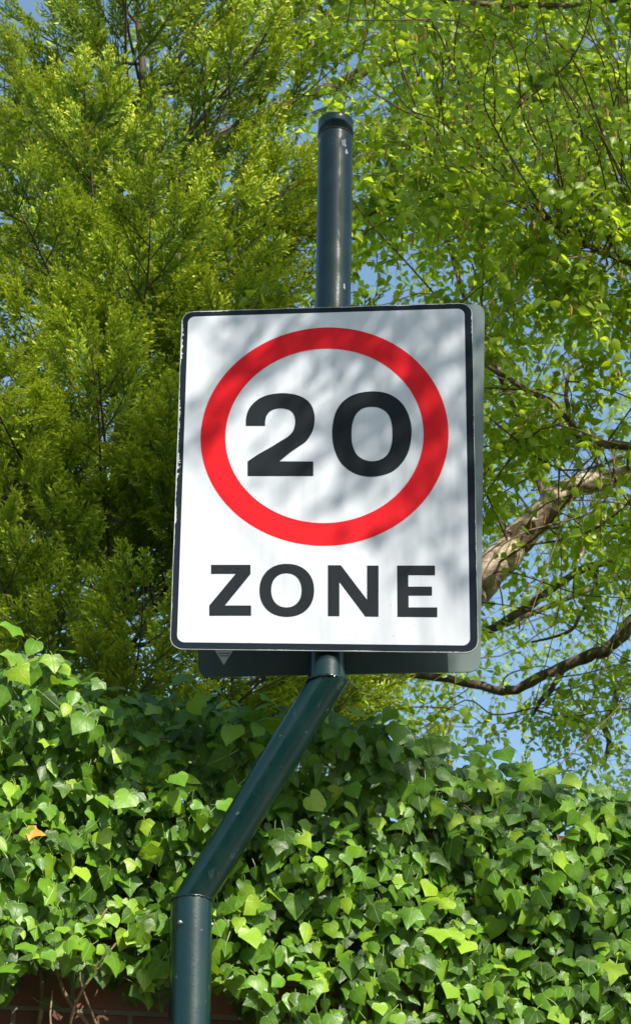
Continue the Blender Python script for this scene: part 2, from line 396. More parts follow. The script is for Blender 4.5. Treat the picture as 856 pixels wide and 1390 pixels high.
def se(cx, cy, ax, ay, e=2.18, n=28):
    o = []
    for k in range(n):
        a = 2*math.pi*k/n; c, s_ = math.cos(a), math.sin(a)
        o.append((cx+ax*math.copysign(abs(c)**(2/e), c), cy+ay*math.copysign(abs(s_)**(2/e), s_)))
    return o
Np = [(50, 64, S), (138, 64, S), (317, 300, S), (317, 66, S), (395, 66, S), (395, 415, S), (305, 414, S), (128, 178, S), (128, 412, S), (50, 411, S)]
Ep = [(522, 66, S), (780, 66, S), (780, 132, S), (598, 131, S), (598, 210, S), (760, 210, S), (760, 271, S), (600, 271, S), (600, 352, S), (796, 352, S), (796, 418, S), (524, 416, S)]
tag(decal('letter', [trace(Zp, 275, 755, 5.35)], M_INK, panel, .0016), 'black letter Z')
tag(decal('letter', [trace(se(611, 250, 198, 192), 275, 755, 5.35), trace(se(608, 250, 110, 124), 275, 755, 5.35)], M_INK, panel, .0016), 'black letter O')
tag(decal('letter', [trace(Np, 435, 755, 5.035)], M_INK, panel, .0016), 'black letter N')
tag(decal('letter', [trace(Ep, 435, 755, 5.035)], M_INK, panel, .0016), 'black letter E')
# pole: one bent tube with mitred joints
YP = s2w(0, 0)[1]+.044
PR = .0373
j2 = at(443.5, 926, YP+.004); j1 = at(260.3, 1224, LY)
ptop = at(455.3, 178, YP+.002)
path = [np.array([j1[0], LY, .10]), j1, j2, ptop]; 
def mitred(path, sides=48):
    """post, slanting arm and top length; the arm is cut level where it meets the two uprights"""
    th = np.arange(sides)*2*math.pi/sides; bm = bmesh.new(); rings = []
    Z = np.array([0, 0, 1.]); da = unit(path[2]-path[1]); dt_ = unit(path[3]-path[2])
    def circ_(P, d, r, nrm=None):
        nrm = d if nrm is None else nrm
        a = unit(np.cross([0, 1., 0], d)); b = np.cross(d, a); out = []
        for t in th:
            q = P+r*(math.cos(t)*a+math.sin(t)*b); out.append(q+d*(((P-q)@nrm)/(d@nrm)))
        return out
    AR = .0352
    rings = [circ_(path[0], Z, .040), circ_(path[1]-Z*.012, Z, .040), circ_(path[1]-Z*.002, Z, .0398), circ_(path[1]+Z*.002, da, AR*.99, Z), circ_(path[1]+da*.05, da, AR),
             circ_(path[2]-da*.05, da, AR), circ_(path[2]-Z*.002, da, AR*.99, Z), circ_(path[2]+Z*.002, Z, PR*1.0), circ_(path[2]+dt_*.03, dt_, PR), circ_(path[3], dt_, PR)]
    V = [[bm.verts.new(p) for p in rg] for rg in rings]
    for k in range(len(V)-1):
        for j in range(sides):
            f = bm.faces.new((V[k][j], V[k][(j+1) % sides], V[k+1][(j+1) % sides], V[k+1][j])); f.smooth = True
    bm.faces.new(V[-1]); bm.faces.new(V[0][::-1])
    bmesh.ops.recalc_face_normals(bm, faces=bm.faces[:])
    for k in (2, 3, 6, 7):
        for j in range(sides):
            e = bm.edges.get((V[k][j], V[k][(j+1) % sides]))
            if e: e.smooth = False
    me = bpy.data.meshes.new('pole'); bm.to_mesh(me); bm.free(); return me
pole = link('pole', mitred(path), M_POLE, sign)
for P, rx_, ry_ in ((j1, .0405, .0395), (j2, .0400, .0368)):
    pts = [P+np.array([math.cos(2*math.pi*k/48)*rx_, math.sin(2*math.pi*k/48)*ry_, .0012*math.sin(k*2.3)]) for k in range(49)]
    wt = Tubes(); wt.add(pts, [.0024+.0006*math.sin(k*1.9) for k in range(49)], 6, False); wt.build('weld_bead', M_POLE, pole)
def lathe(name, P, d, prof, mat, parent, sides=40):
    t = Tubes(); d = unit(d)
    t.add([P+d*h for h, _ in prof], [r for _, r in prof], sides); return t.build(name, mat, parent)
dpt = unit(ptop-j2)
cap = lathe('pole_cap', ptop, dpt, [(-.012, PR*.9), (-.0118, PR+.0008), (.022, PR+.0008), (.0245, PR+.0002), (.026, PR-.002), (.0265, .002)], M_POLE, pole)
lathe('groove', ptop, dpt, [(-.0172, PR*.9), (-.0170, PR+.0008), (-.0124, PR+.0008), (-.0122, PR*.9)], simple('groove_black', (.012, .012, .012), .6), pole)  # near-black raised band drawn where the groove runs
# screws on the lower pole and chips
for px, py in ((244.5, 1252), (287.3, 1255)):
    c = at(px, py, LY-.038 if px < 260 else LY)
    d = unit(c-np.array([j1[0], LY, c[2]]))
    lathe('screw', c-d*.004, d, [(0, .004), (.006, .004), (.0075, .003), (.008, .0005)], M_STEEL, pole, 10)
M_CHIP = simple('bare_primer', (.42, .44, .43), .6)
for px, py, w_, h_, sd in ((466.5, 194, 8, 13, 1), (470, 205, 4, 9, 2), (434, 186, 2.5, 5, 3), (458, 394, 3, 3, 4), (467, 388, 3.5, 8, 5), (459, 318, 2, 12, 6)):
    g = random.Random(sd); axp = j2+(ptop-j2)*((at(px, py, YP)[2]-j2[2])/(ptop[2]-j2[2])); bm = bmesh.new(); vs = []
    for k in range(12):
        a = 2*math.pi*k/12; q = g.uniform(.55, 1.1); P = at(px+math.cos(a)*w_/2*q, py+math.sin(a)*h_/2*q, YP-.03)
        dx = max(-PR*.98, min(PR*.98, P[0]-axp[0])); vs.append(bm.verts.new((axp[0]+dx, axp[1]-math.sqrt((PR+.0006)**2-dx*dx), P[2])))
    bm.faces.new(vs); me = bpy.data.meshes.new('paint_chip'); bm.to_mesh(me); bm.free(); link('paint_chip', me, M_CHIP, pole)
# rear panel (the sign for the other direction, seen from behind)
YB = YP+.0445
cr = {'bl': (268.8, 919), 'br': (651.8, 911.5), 'tr': (657.5, 412.5), 'tl': (262, 424)}
Q = {k: at(x, y, YB) for k, (x, y) in cr.items()}
def rquad(Q, r, n=8):
    o = []; ks = ['bl', 'br', 'tr', 'tl']
    for i, k in enumerate(ks):
        P = Q[k]; A = Q[ks[i-1]]; B = Q[ks[(i+1) % 4]]
        a = P+unit(A-P)*r; b = P+unit(B-P)*r
        for j in range(n+1):
            t = j/n; o.append((1-t)**2*a+2*t*(1-t)*P*1.0+t*t*b)
    return o
def prism(name, pts, dy, mat, parent, bev=0):
    bm = bmesh.new(); vs = [bm.verts.new(p) for p in pts]; f = bm.faces.new(vs)
    r = bmesh.ops.extrude_face_region(bm, geom=[f]); nv = [v for v in r['geom'] if isinstance(v, bmesh.types.BMVert)]
    bmesh.ops.translate(bm, vec=(0, dy, 0), verts=nv); bmesh.ops.recalc_face_normals(bm, faces=bm.faces[:])
    me = bpy.data.meshes.new(name); bm.to_mesh(me); bm.free(); return link(name, me, mat, parent)
rear = tag(prism('rear_panel', rquad(Q, .026), .003, M_REAR, sign), 'plain grey-green back of a second sign behind the front one')
stk = prism('sticker', [at(290.5, 881, YB-.001), at(317.5, 881, YB-.001), at(303.8, 902.8, YB-.001)], .0006, M_STICK, rear)
tag(stk, 'small pale triangular sticker pointing down')
for y, a, b in ((886.3, 296, 312), (889.8, 298, 310.5)):
    prism('sticker_print', [at(a, y, YB-.0016), at(b, y-.2, YB-.0016), at(b, y+.9, YB-.0016), at(a, y+1, YB-.0016)], .0003, M_SLINE, rear)
for zf in (.24, -.24):                   # channel rails and clamps between plates and pole
    c = s2w(0, zf, 0)
    bm = bmesh.new(); bmesh.ops.create_cube(bm, size=1); bmesh.ops.scale(bm, vec=(.44, .007, .030), verts=bm.verts)
    bmesh.ops.translate(bm, vec=(c[0], YB-.004, c[2]), verts=bm.verts)
    r2 = bmesh.ops.create_cube(bm, size=1)['verts']; bmesh.ops.scale(bm, vec=(.105, .003, .034), verts=r2)
    bmesh.ops.translate(bm, vec=(c[0]+.01, YP-.0390, c[2]), verts=r2)
    for sx_ in (-1, 1):
        r3 = bmesh.ops.create_cube(bm, size=1)['verts']; bmesh.ops.scale(bm, vec=(.008, .082, .008), verts=r3)
        bmesh.ops.translate(bm, vec=(c[0]+.01+sx_*.047, YP, c[2]), verts=r3)
    me = bpy.data.meshes.new('mounting_bracket'); bm.to_mesh(me); bm.free(); link('mounting_bracket', me, M_STEEL, sign)

# ------------------------------------------------------------------ brick wall and ivy
WY = lambda x: 5.66+.16*x
XW0, XW1 = -7., 7.
topz = at(428, 1125, 5.7)[2]
def wall():
    bm = bmesh.new(); uvl = bm.loops.layers.uv.new('UVMap')
    def quad(a, b, c, d, uvs):
        f = bm.faces.new([bm.verts.new(p) for p in (a, b, c, d)])
        for l, u in zip(f.loops, uvs): l[uvl].uv = u
    y0, y1 = WY(XW0), WY(XW1); T = .225; L = XW1-XW0
    quad((XW0, y0, 0), (XW1, y1, 0), (XW1, y1, topz), (XW0, y0, topz), ((0, 0), (L, 0), (L, topz), (0, topz)))
    quad((XW1, y1+T, 0), (XW0, y0+T, 0), (XW0, y0+T, topz), (XW1, y1+T, topz), ((0, 0), (L, 0), (L, topz), (0, topz)))
    quad((XW0, y0+T, 0), (XW0, y0, 0), (XW0, y0, topz), (XW0, y0+T, topz), ((0, 0), (T, 0), (T, topz), (0, topz)))
    quad((XW1, y1, 0), (XW1, y1+T, 0), (XW1, y1+T, topz), (XW1, y1, topz), ((0, 0), (T, 0), (T, topz), (0, topz)))
    quad((XW0, y0, topz), (XW1, y1, topz), (XW1, y1+T, topz), (XW0, y0+T, topz), ((0, 0), (L, 0), (L, T), (0, T)))
    me = bpy.data.meshes.new('brick_wall'); bm.to_mesh(me); bm.free(); return me
wt_ = empty('brick_wall', (0, WY(0), 0), 'tall old red brick wall almost hidden under ivy', 'wall')
link('masonry', wall(), M_BRICK, wt_)
def half_leaf(half, fold=.22, curl=.25, petiole=True, wav=0., plen=.55):
    V, Fc, uv = [], [], []; n = len(half)
    z = lambda x, y: -fold*abs(x)**1.0*.8-curl*max(0, y-.15)**2*.5-curl*.5*abs(x)**2+wav*math.sin(y*9+abs(x)*6)*abs(x)
    for x, y in half: my = min(max(y, 0), 1); V.append((0, my, z(0, my))); uv.append((0, my))
    for s_ in (1, -1):
        b = len(V)
        for x, y in half: V.append((s_*x, y, z(x, y))); uv.append((s_*x, y))
        for i in range(n-1):
            f = [i, i+1, b+i+1, b+i] if s_ > 0 else [i+1, i, b+i, b+i+1]
            pts = [V[q] for q in f]; g = []
            for q, p in zip(f, pts):
                if not any(V[k] == p for k in g): g.append(q)
            if len(g) >= 3: Fc.append(g)
    if petiole:
        b = len(V); w = .018
        for k, (yy, zz) in enumerate(((0, 0), (-plen*.4, -.08), (-plen, -.36))):
            V += [(-w, yy, zz), (w, yy, zz)]; uv += [(0, .5), (0, .5)]
        Fc += [[b, b+1, b+3, b+2], [b+2, b+3, b+5, b+4]]
    return Tmpl(V, Fc, uv)
IV = [half_leaf([(0, 0), (.15, -.12), (.35, -.13), (.5, .02), (.53, .22), (.45, .42), (.32, .62), (.16, .8), (0, 1)], .16, .18, wav=.12),
      half_leaf([(0, 0), (.15, -.12), (.34, -.12), (.48, 0), (.62, .2), (.45, .36), (.33, .5), (.22, .68), (.1, .86), (0, 1)], .14, .25, wav=.15),
      half_leaf([(0, 0), (.14, -.1), (.36, -.2), (.40, -.02), (.66, .2), (.42, .32), (.28, .46), (.2, .66), (.1, .85), (0, 1.02)], .14, .22, wav=.15),
      half_leaf([(0, 0), (.13, -.05), (.28, -.02), (.38, .14), (.38, .34), (.28, .58), (.14, .8), (0, 1)], .35, .2, wav=.1)]
ivt = np.array([(at(px, py, 5.6)[0], at(px, py, 5.6)[2]) for px, py in
    ((-900, 880), (-500, 870), (-200, 900), (-60, 885), (0, 893), (40, 905), (90, 915), (130, 925), (150, 945), (200, 930), (250, 925), (300, 940), (345, 948), (400, 940), (440, 946), (475, 956), (520, 958), (560, 966), (620, 980), (690, 988), (740, 1003), (790, 1012), (856, 1018), (1000, 1030), (1500, 1020), (2000, 1040))])
ivb = np.array([(at(px, py, 5.5)[0], at(px, py, 5.5)[2]) for px, py in
    ((-900, 1350), (-300, 1330), (0, 1330), (50, 1310), (100, 1288), (180, 1300), (260, 1295), (290, 1290), (320, 1310), (380, 1345), (450, 1370), (560, 1350), (650, 1385), (760, 1340), (856, 1375), (1200, 1340), (2000, 1350))])
def ivy_front(x, z):                   # how far the leaf mass stands off the wall
    side = np.clip((-.20-x)/.35, 0, 1)
    b = .11+.06*hn(x*3.2, z*3.2, 1)+.045*hn(x*9, z*9, 4)+.07*side
    return b
def ivy_leaves(n, x0, x1, seed, tone=0., layer=(0, 1), size=(.025, .044)):
    g = np.random.default_rng(seed)
    x = g.uniform(x0, x1, n); zt = np.interp(x, ivt[:, 0], ivt[:, 1]); zb = np.interp(x, ivb[:, 0], ivb[:, 1])
    # the underside is ragged: leaves thin out downward
    t = g.uniform(0, 1, n); z = zb-.03+(zt-zb+.03)*t
    z += -.02*np.abs(g.normal(size=n))*(t < .1)
    fr = ivy_front(x, z); dt = zt-z
    back = np.clip(1-dt/.14, 0, 1)**1.6*.20
    dep = g.uniform(layer[0], layer[1], n)
    y = WY(x)-fr+dep*(fr+back*.8)*.95+back*.55
    # slope of the mass
    gx = (ivy_front(x+.02, z)-ivy_front(x-.02, z))/.04; gz = (ivy_front(x, z+.02)-ivy_front(x, z-.02))/.04
    Nn = np.stack([-gx*.0, -np.ones(n), np.zeros(n)], 1)
    Nn = unit(np.stack([-gx*.6, -np.ones(n), -gz*.6+back*6], 1))
    Nn = unit(Nn+np.array([0.22, -.15, .12])+g.normal(size=(n, 3))*np.array([.5, .3, .42]))
    T = np.array([0, -.15, -1.])+g.normal(size=(n, 3))*np.array([.5, .3, .3])
    Rm = rotmats(Nn, T); s = g.uniform(size[0], size[1], n)*np.where(g.random(n) < .12, .65, 1)
    P = np.stack([x, y, z], 1)
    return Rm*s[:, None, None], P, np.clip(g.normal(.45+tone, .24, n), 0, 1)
ivy = empty('ivy', (0, WY(0)-.05, .13), 'broad-leaved green ivy smothering the brick wall behind the sign', 'ivy')
def ivy_groups(calls):
    G = []
    for c in calls:
        Rm, P, rn = ivy_leaves(*c[0], **c[1]); k = NR.choice(4, len(P), p=[.46, .22, .06, .26])
        for q in range(4):
            m = k == q; G.append((IV[q], Rm[m], P[m], rn[m]))
    return G
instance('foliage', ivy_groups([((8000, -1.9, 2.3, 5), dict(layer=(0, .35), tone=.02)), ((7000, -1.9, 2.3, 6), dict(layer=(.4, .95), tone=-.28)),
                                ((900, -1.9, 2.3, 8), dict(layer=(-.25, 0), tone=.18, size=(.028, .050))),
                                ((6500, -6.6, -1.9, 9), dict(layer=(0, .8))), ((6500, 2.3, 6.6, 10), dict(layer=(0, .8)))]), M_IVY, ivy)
# stems climbing and hanging through the leaves
st = Tubes()
for k in range(70):
    x = R.uniform(-2, 2.3); z = R.uniform(2.6, 3.6); pts = []; a = R.uniform(-.6, .6); y = WY(x)-.02
    for i in range(9):
        fr = float(ivy_front(np.array(x), np.array(z)))
        pts.append((x, WY(x)-.012-min(i/8, 1)*fr*R.uniform(.3, .95), z)); a += R.uniform(-.5, .5); a *= .85
        x += .09*math.sin(a); z += .09*math.cos(a)*(.9)
        z = min(z, float(np.interp(x, ivt[:, 0], ivt[:, 1]))-.10-.01*i)
    st.add(catmull(pts, 3), np.linspace(.0055, .0018, 25), 5)
for k in range(8):                     # lower climbing trunks on the bricks
    x = R.uniform(-2, 2.2); pts = [(x+.03*math.sin(i*1.3+k), WY(x)-.012, .13+i*.32) for i in range(11)]
    st.add(catmull(pts, 3), np.linspace(.013, .006, 31), 6)
st.build('stem', M_IVST, ivy)
yl = at(40, 1127, 5.365)
G = [(IV[2], rotmats(np.array([[.1, -1, .45]]), np.array([[.9, 0, -.25]]))*.034, np.array([yl]), np.array([.5]))]
tag(instance('leaf', G, M_YEL, ivy), 'single withered orange-yellow leaf')

# ------------------------------------------------------------------ cypress
def spray_tmpl(seed):
    g = random.Random(seed); V, Fc, uv = [], [], []
    def seg(p, d, nrm, L, w0, w1, c0, c1, bend=0.):
        d = unit(np.array(d)); s_ = unit(np.cross(d, nrm)); b = len(V); q = p+d*L*.55; e = p+d*L
        for P, w, c in ((p, w0, c0), (q, max(w0, w1)*1.0, (c0+c1)/2), (e, w1*.35, c1)):
            for s in (-1, 1): V.append(tuple(P+s*s_*w)); uv.append((c, c))
        Fc.append([b, b+1, b+3, b+2]); Fc.append([b+2, b+3, b+5, b+4]); return e
    nm = np.array([0, 0, 1.])
    p = np.zeros(3); d = np.array([0, 1., 0]); n = 8
    for i in range(n):
        t = i/n; d = unit(d+np.array([g.uniform(-.1, .1), 0, g.uniform(-.12, .05)]))
        q = seg(p, d, nm, 1/n*1.05, .018, .018, t*.5, t*.5+.1)
        for s in ((1, -1) if g.random() < .75 else (g.choice((1, -1)),)):
            L = (.50-.36*t)*g.uniform(.7, 1.1); dd = unit(d*.85+np.array([s*.75, 0, g.uniform(-.3, .25)]))
            m = max(2, int(L/.10)); sp = p.copy()
            for k in range(m):
                nn = unit(nm+np.array([g.uniform(-.7, .7), g.uniform(-.5, .5), 0]))
                dd = unit(dd+np.array([0, .10, g.uniform(-.08, .08)])); cc = .35*t+.5*(k+1)/m+.1
                sq = seg(sp, dd, nn, L/m, .019, .018, cc-.1, cc)
                for s2 in (1, -1):
                    if g.random() < .82:
                        l2 = L*.32*(1-.6*k/m)*g.uniform(.7, 1.2)+.03
                        nn = unit(nm+np.array([g.uniform(-.9, .9), g.uniform(-.9, .9), 0]))
                        seg(sp+(sq-sp)*g.random(), unit(dd*.9+np.array([s2*.55*abs(dd[1]), -s2*s*.45*abs(dd[0]), g.uniform(-.3, .3)])), nn, l2, .019, .016, cc, min(1, cc+.3))
                sp = sq
        p = q
    return Tmpl(V, Fc, uv)
SPR = [spray_tmpl(100+i) for i in range(6)]
cyp = empty('conifer_tree', (at(160, 880, 8.)[0], 8., 0), 'dense yellow-green conifer with feathery sprays left of the sign', 'conifer')
TP = [(150, 1500), (152, 1100), (155, 880), (160, 700), (168, 560), (178, 420), (186, 300), (193, 200), (196, 140), (191, 60), (185, 0), (182, -90), (184, -200), (186, -330)]
tp = catmull([at(x, y, 8.0+.02*math.sin(i)) for i, (x, y) in enumerate(TP)], 4)
ground_pt = np.array([tp[0][0]-.03, 8.0, 0.]); tp = np.vstack([ground_pt, tp])
trk_z = tp[:, 2]
def trk(z): return np.array([np.interp(z, trk_z, tp[:, i]) for i in range(3)])
tr_r = lambda z: float(np.interp(z, [0, 4, 5.2, 6.4, 7.4, 8.6], [.09, .05, .036, .018, .011, .004]))
t = Tubes(); t.add(tp, [tr_r(z) for z in trk_z], 10); t.build('trunk', M_CBARK, cyp)
br = Tubes(); SP = []
def add_branch(P0, dirv, L, r0, dens=1., droop=0.):
    """limb with side shoots in two ranks, every shoot carrying sprays"""
    pts = [P0]; d = unit(np.array(dirv)); n = 9
    for i in range(n):
        d = unit(d+np.array([R.uniform(-.07, .07), R.uniform(-.07, .07), .055-droop+R.uniform(-.04, .04)])); pts.append(pts[-1]+d*L/n)
    P = catmull(pts, 2); br.add(P, np.linspace(r0, .0013, len(P)), 5)
    ns = int(L/.066*dens)
    for k in range(ns):
        u = .24+.76*k/ns; q = u*(len(P)-1); i = min(int(q), len(P)-2); B = P[i]+(P[i+1]-P[i])*(q-i); dd = unit(P[i+1]-P[i])
        side = unit(np.cross(dd, [0, 0, 1])); s = 1 if k % 2 else -1
        upv = np.cross(side, dd)
        sl = (1-u)**.7*.34*min(1, L/.6)+.05
        sd = unit(dd*.75+side*s*R.uniform(.5, 1.0)+upv*R.uniform(-.35, .45))
        sh = [B]
        for j in range(3): sd = unit(sd+np.array([0, 0, .07])+dd*.08); sh.append(sh[-1]+sd*sl/3)
        if sl > .12: br.add(sh, np.linspace(.0028, .0011, 4), 3, False)
        m = max(1, int(sl/.062))
        for j in range(m):
            f = (j+.6)/m; a = min(int(f*3), 2); X = sh[a]+(sh[a+1]-sh[a])*(f*3-a)
            s3 = 1 if j % 2 else -1; sv = unit(np.cross(sd, upv))
            dr = unit(sd*1.0+sv*s3*R.uniform(.2, .8)+np.array([0, 0, R.uniform(-.1, .5)])+np.array([R.uniform(-.2, .2) for _ in range(3)]))
            SP.append((X, dr, unit(upv+np.array([R.uniform(-.5, .5) for _ in range(3)])), R.uniform(.10, .165), (u+f)/2))
        SP.append((sh[-1], sd, upv, R.uniform(.08, .13), .5+.5*u))
    SP.append((P[-1], dd, upv, R.uniform(.10, .15), 1.))
nb = 84
for k in range(nb):
    z = 3.6+(8.25-3.6)*(k+R.random())/nb; az = k*2.399+R.uniform(-.4, .4)
    L = float(np.interp(z, [3.6, 5.0, 6.2, 7.2, 8.3], [1.25, 1.15, .95, .72, .28]))*R.uniform(.65, 1.12)
    el = rad(R.uniform(14, 40) if z > 5.8 else R.uniform(0, 28))
    # a few more limbs face the light and the camera than the shaded back
    add_branch(trk(z), (math.cos(az)*math.cos(el), math.sin(az)*math.cos(el), math.sin(el)), L, .003+.0045*L, (1. if math.sin(az) < .35 else .7)*(1 if z < 6.0 else .78))
for k in range(34):                   # heavy lower skirt in the shade of the crown
    z = R.uniform(4.3, 5.9); az = k*2.399; add_branch(trk(z), (math.cos(az), math.sin(az), R.uniform(.05, .4)), R.uniform(.8, 1.3), .010, 1.1)
def pxdir(x0, y0, x1, y1, dY=0.): a = at(x0, y0, 8.); b = at(x1, y1, 8.+dY); return b-a
for x0, y0, x1, y1, dY, r in ((192, 255, 420, 30, -.25, .010), (190, 160, 60, 20, -.1, .007), (188, 215, 10, 60, -.3, .008), (185, 300, 0, 140, -.2, .010), (180, 420, 400, 290, -.5, .009),
                              (196, 150, 330, 40, .2, .006), (175, 440, -40, 240, -.2, .011), (178, 470, 430, 380, -.2, .008), (170, 520, 330, 440, -.7, .008), (165, 640, 20, 480, -.6, .010),
                              (160, 700, -60, 560, -.9, .012), (160, 720, 330, 650, -.6, .010), (160, 800, -30, 640, -1.0, .012), (158, 830, 250, 720, -.9, .009)):
    v = pxdir(x0, y0, x1, y1, dY); add_branch(at(x0, y0, 8.), v, float(np.linalg.norm(v)), r, 1.05)
# second slim leader beside the main stem
ld = catmull([at(x, y, 8.03) for x, y in ((184, 420), (196, 330), (203, 230), (206, 120), (203, 20), (205, -120))], 5); br.add(ld, np.linspace(.010, .004, len(ld)), 6)
for q in range(4, len(ld), 3): add_branch(ld[q], (R.uniform(-1, 1), R.uniform(-1, .6), .6), R.uniform(.25, .5), .005, .9)
br.build('branch', M_CBARK, cyp)
P = np.array([s[0] for s in SP]); D = np.array([s[1] for s in SP]); U = np.array([s[2] for s in SP]); SZ = np.array([s[3] for s in SP]); TT = np.array([s[4] for s in SP])
Rm = rotmats(U, D)
# rotmats keeps the normal exact, so rebuild with exact direction
Dn = unit(D); Un = unit(U-Dn*np.sum(U*Dn, 1)[:, None]); Xn = np.cross(Dn, Un); Rm = np.stack([Xn, Dn, Un], 2)*SZ[:, None, None]
kk = NR.integers(0, 6, len(P)); rn = np.clip(-.05+.75*TT+NR.normal(0, .16, len(P)), 0, 1)
instance('foliage', [(SPR[q], Rm[kk == q], P[kk == q], rn[kk == q]) for q in range(6)], M_CON, cyp, False)
print('sprays', len(P))

# ------------------------------------------------------------------ broadleaf trees
BL = [half_leaf([(0, 0), (.20, .02), (.37, .20), (.33, .42), (.15, .76), (0, 1)], .35, .45, True, plen=.42),
      half_leaf([(0, 0), (.24, .06), (.40, .26), (.28, .55), (.12, .8), (0, 1)], .55, .2, True, plen=.42),
      half_leaf([(0, 0), (.20, .02), (.34, .22), (.30, .45), (.13, .78), (0, 1)], .15, .9, True, plen=.42)]
class Tree:
    def __init__(s, name, base, label, cat, leafmat, g):
        s.root = empty(name, base, label, cat); s.tw = Tubes(); s.P = []; s.N = []; s.T = []; s.S = []; s.R_ = []; s.lm = leafmat; s.g = random.Random(g); s.limbs = []; s.cat = Tubes()
    def limb(s, pts, r, mat, m=5, name='limb', sides=10):
        Q = catmull(pts, m); rr = np.interp(np.linspace(0, 1, len(Q)), np.linspace(0, 1, len(r)), r)
        # slight knobbly irregularity
        rr = rr*(1+.07*np.sin(np.arange(len(Q))*1.7+len(s.limbs))); Q = Q+NR.normal(0, 1, Q.shape)*rr[:, None]*.12
        t = Tubes(); t.add(Q, rr, sides); t.build(name, mat, s.root); s.limbs.append(Q); return Q
    def nearest(s, T):
        A = np.concatenate(s.limbs); A = A[NR.random(len(A)) < .35]; d = np.linalg.norm(A-T, axis=1)+NR.random(len(A))*.7+.35*np.maximum(0, A[:, 2]-T[2]+.1); return A[int(np.argmin(d))]
    def twig(s, P0, d, L, nl, ls, droop=.5, r=.0010, tone=0., cat=0., along=0.):
        g = s.g; n = 6; pts = [P0]; d = unit(np.array(d))
        for i in range(n):
            d = unit(d+np.array([g.uniform(-.18, .18), g.uniform(-.18, .18), -droop*.45+g.uniform(-.1, .1)])); pts.append(pts[-1]+d*L/n)
        s.tw.add(pts, np.linspace(r, r*.45, n+1), 3, False); pts = np.array(pts)
        for k in range(nl):
            u = .08+.92*(k+g.random()*.6)/nl; q = min(u*n, n-.001); i = int(q); B = pts[i]+(pts[i+1]-pts[i])*(q-i); dd = unit(pts[i+1]-pts[i])
            az = g.uniform(0, 6.283); out = np.array([math.cos(az), math.sin(az), 0])
            T = unit(dd*.35+out*.7+np.array([0, 0, -.55+g.uniform(-.3, .3)])); sz = ls*g.uniform(.65, 1.15)*(1-.25*u)
            if along: T = unit(dd+out*.3)
            Nn = unit(np.array([g.gauss(.1, .6), g.gauss(-.4, .5), g.gauss(.5, .45)]))
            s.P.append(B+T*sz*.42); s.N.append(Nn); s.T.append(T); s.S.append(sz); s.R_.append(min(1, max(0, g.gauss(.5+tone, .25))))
        if cat and g.random() < cat:
            c = pts[-1 if g.random() < .5 else 3]; cl = g.uniform(.025, .045)
            s.cat.add([c, c+np.array([.003, 0, -cl*.3]), c+np.array([.001, .002, -cl*.8]), c+np.array([0, 0, -cl])], [.0012, .0032, .003, .001], 5)
    def bough(s, T, ntw, ls, nl=11, sub=True, tl=(.16, .34), tone=0., cat=.25, start=None):
        g = s.g; A = s.nearest(T) if start is None else start; T = np.array(T)
        L = np.linalg.norm(T-A); mid = (A+T)/2+np.array([g.uniform(-.1, .1), g.uniform(-.1, .1), g.uniform(.02, .22)])*L
        j = lambda: np.array([g.uniform(-.05, .05) for _ in range(3)])*L
        Q = catmull([A, (A*.6+mid*.4)+j(), mid+j(), (mid+T)/2+j(), T], 4)
        r0 = min(.0042, .0015+.0018*L); s.tw.add(Q, np.linspace(r0, .0012, len(Q)), 5)
        for k in range(ntw):
            u = g.uniform(.12, 1); q = min(u*(len(Q)-1), len(Q)-1.001); i = int(q); B = Q[i]+(Q[i+1]-Q[i])*(q-i)
            az = g.uniform(0, 6.283); s.twig(B, (math.cos(az), math.sin(az), g.uniform(-.3, .6)), g.uniform(*tl), nl, ls, g.uniform(.3, 1.1), tone=tone, cat=cat)
    def finish(s, twmat, kinds=BL):
        s.tw.build('twig', twmat, s.root)
        if s.cat.n: tag(s.cat.build('catkin', M_CAT, s.root), kind='stuff')
        P = np.array(s.P); keep = np.ones(len(P), bool); rr = NR.random(len(P))
        # leaves whose shade would fall on the sunny lower part of the sign
        n0 = CB@SR@np.array([0, 0, 1.]); O = s2w(0, 0); ax_, ay_ = CB@SR@np.array([1., 0, 0]), CB@SR@np.array([0, 1., 0])
        tt = ((P-O)@n0)/(SUN@n0); H = P-tt[:, None]*SUN-O; u, v = H@ax_, H@ay_
        lim = np.interp(u, [-.3, -.1, .05, .2, .3], [.04, -.04, -.10, -.20, -.26])
        keep &= ~((tt > 0) & (np.abs(u) < .33) & (v < lim+.03*np.sin(u*40)) & (v > -.46) & (rr < .93))
        # open foliage around the pale stem, towards the sun and the street
        for a in PALE:
            for dv, rad_, pr_ in ((SUN, .11, .9), (unit(CAM-a), .10, .88)):
                w = P-a; t_ = w@dv; dist = np.linalg.norm(w-t_[:, None]*dv, axis=1)
                keep &= ~((t_ > 0) & (dist < rad_) & (rr < pr_))
        keep &= ~((tt > 0) & (np.abs(u) < .33) & (v >= lim) & (v < .42) & (rr > .74))
        for a in CLEAR:
            dv = unit(CAM-a); w = P-a; t_ = w@dv; dist = np.linalg.norm(w-t_[:, None]*dv, axis=1)
            keep &= ~((t_ > 0) & (dist < .05) & (rr < .7))
        s.P = P[keep]; s.N = np.array(s.N)[keep]; s.T = np.array(s.T)[keep]; s.S = np.array(s.S)[keep]; s.R_ = np.array(s.R_)[keep]
        P = np.array(s.P); Rm = rotmats(np.array(s.N), np.array(s.T))*np.array(s.S)[:, None, None]; rn = np.array(s.R_); kk = NR.integers(0, len(kinds), len(P))
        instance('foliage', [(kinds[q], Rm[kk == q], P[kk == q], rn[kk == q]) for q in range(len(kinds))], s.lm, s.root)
        print(s.root.name, 'leaves', len(P))
def pp(lst, Y, dY=0.): return [at(x, y, Y+dY*i/len(lst)) for i, (x, y) in enumerate(lst)]
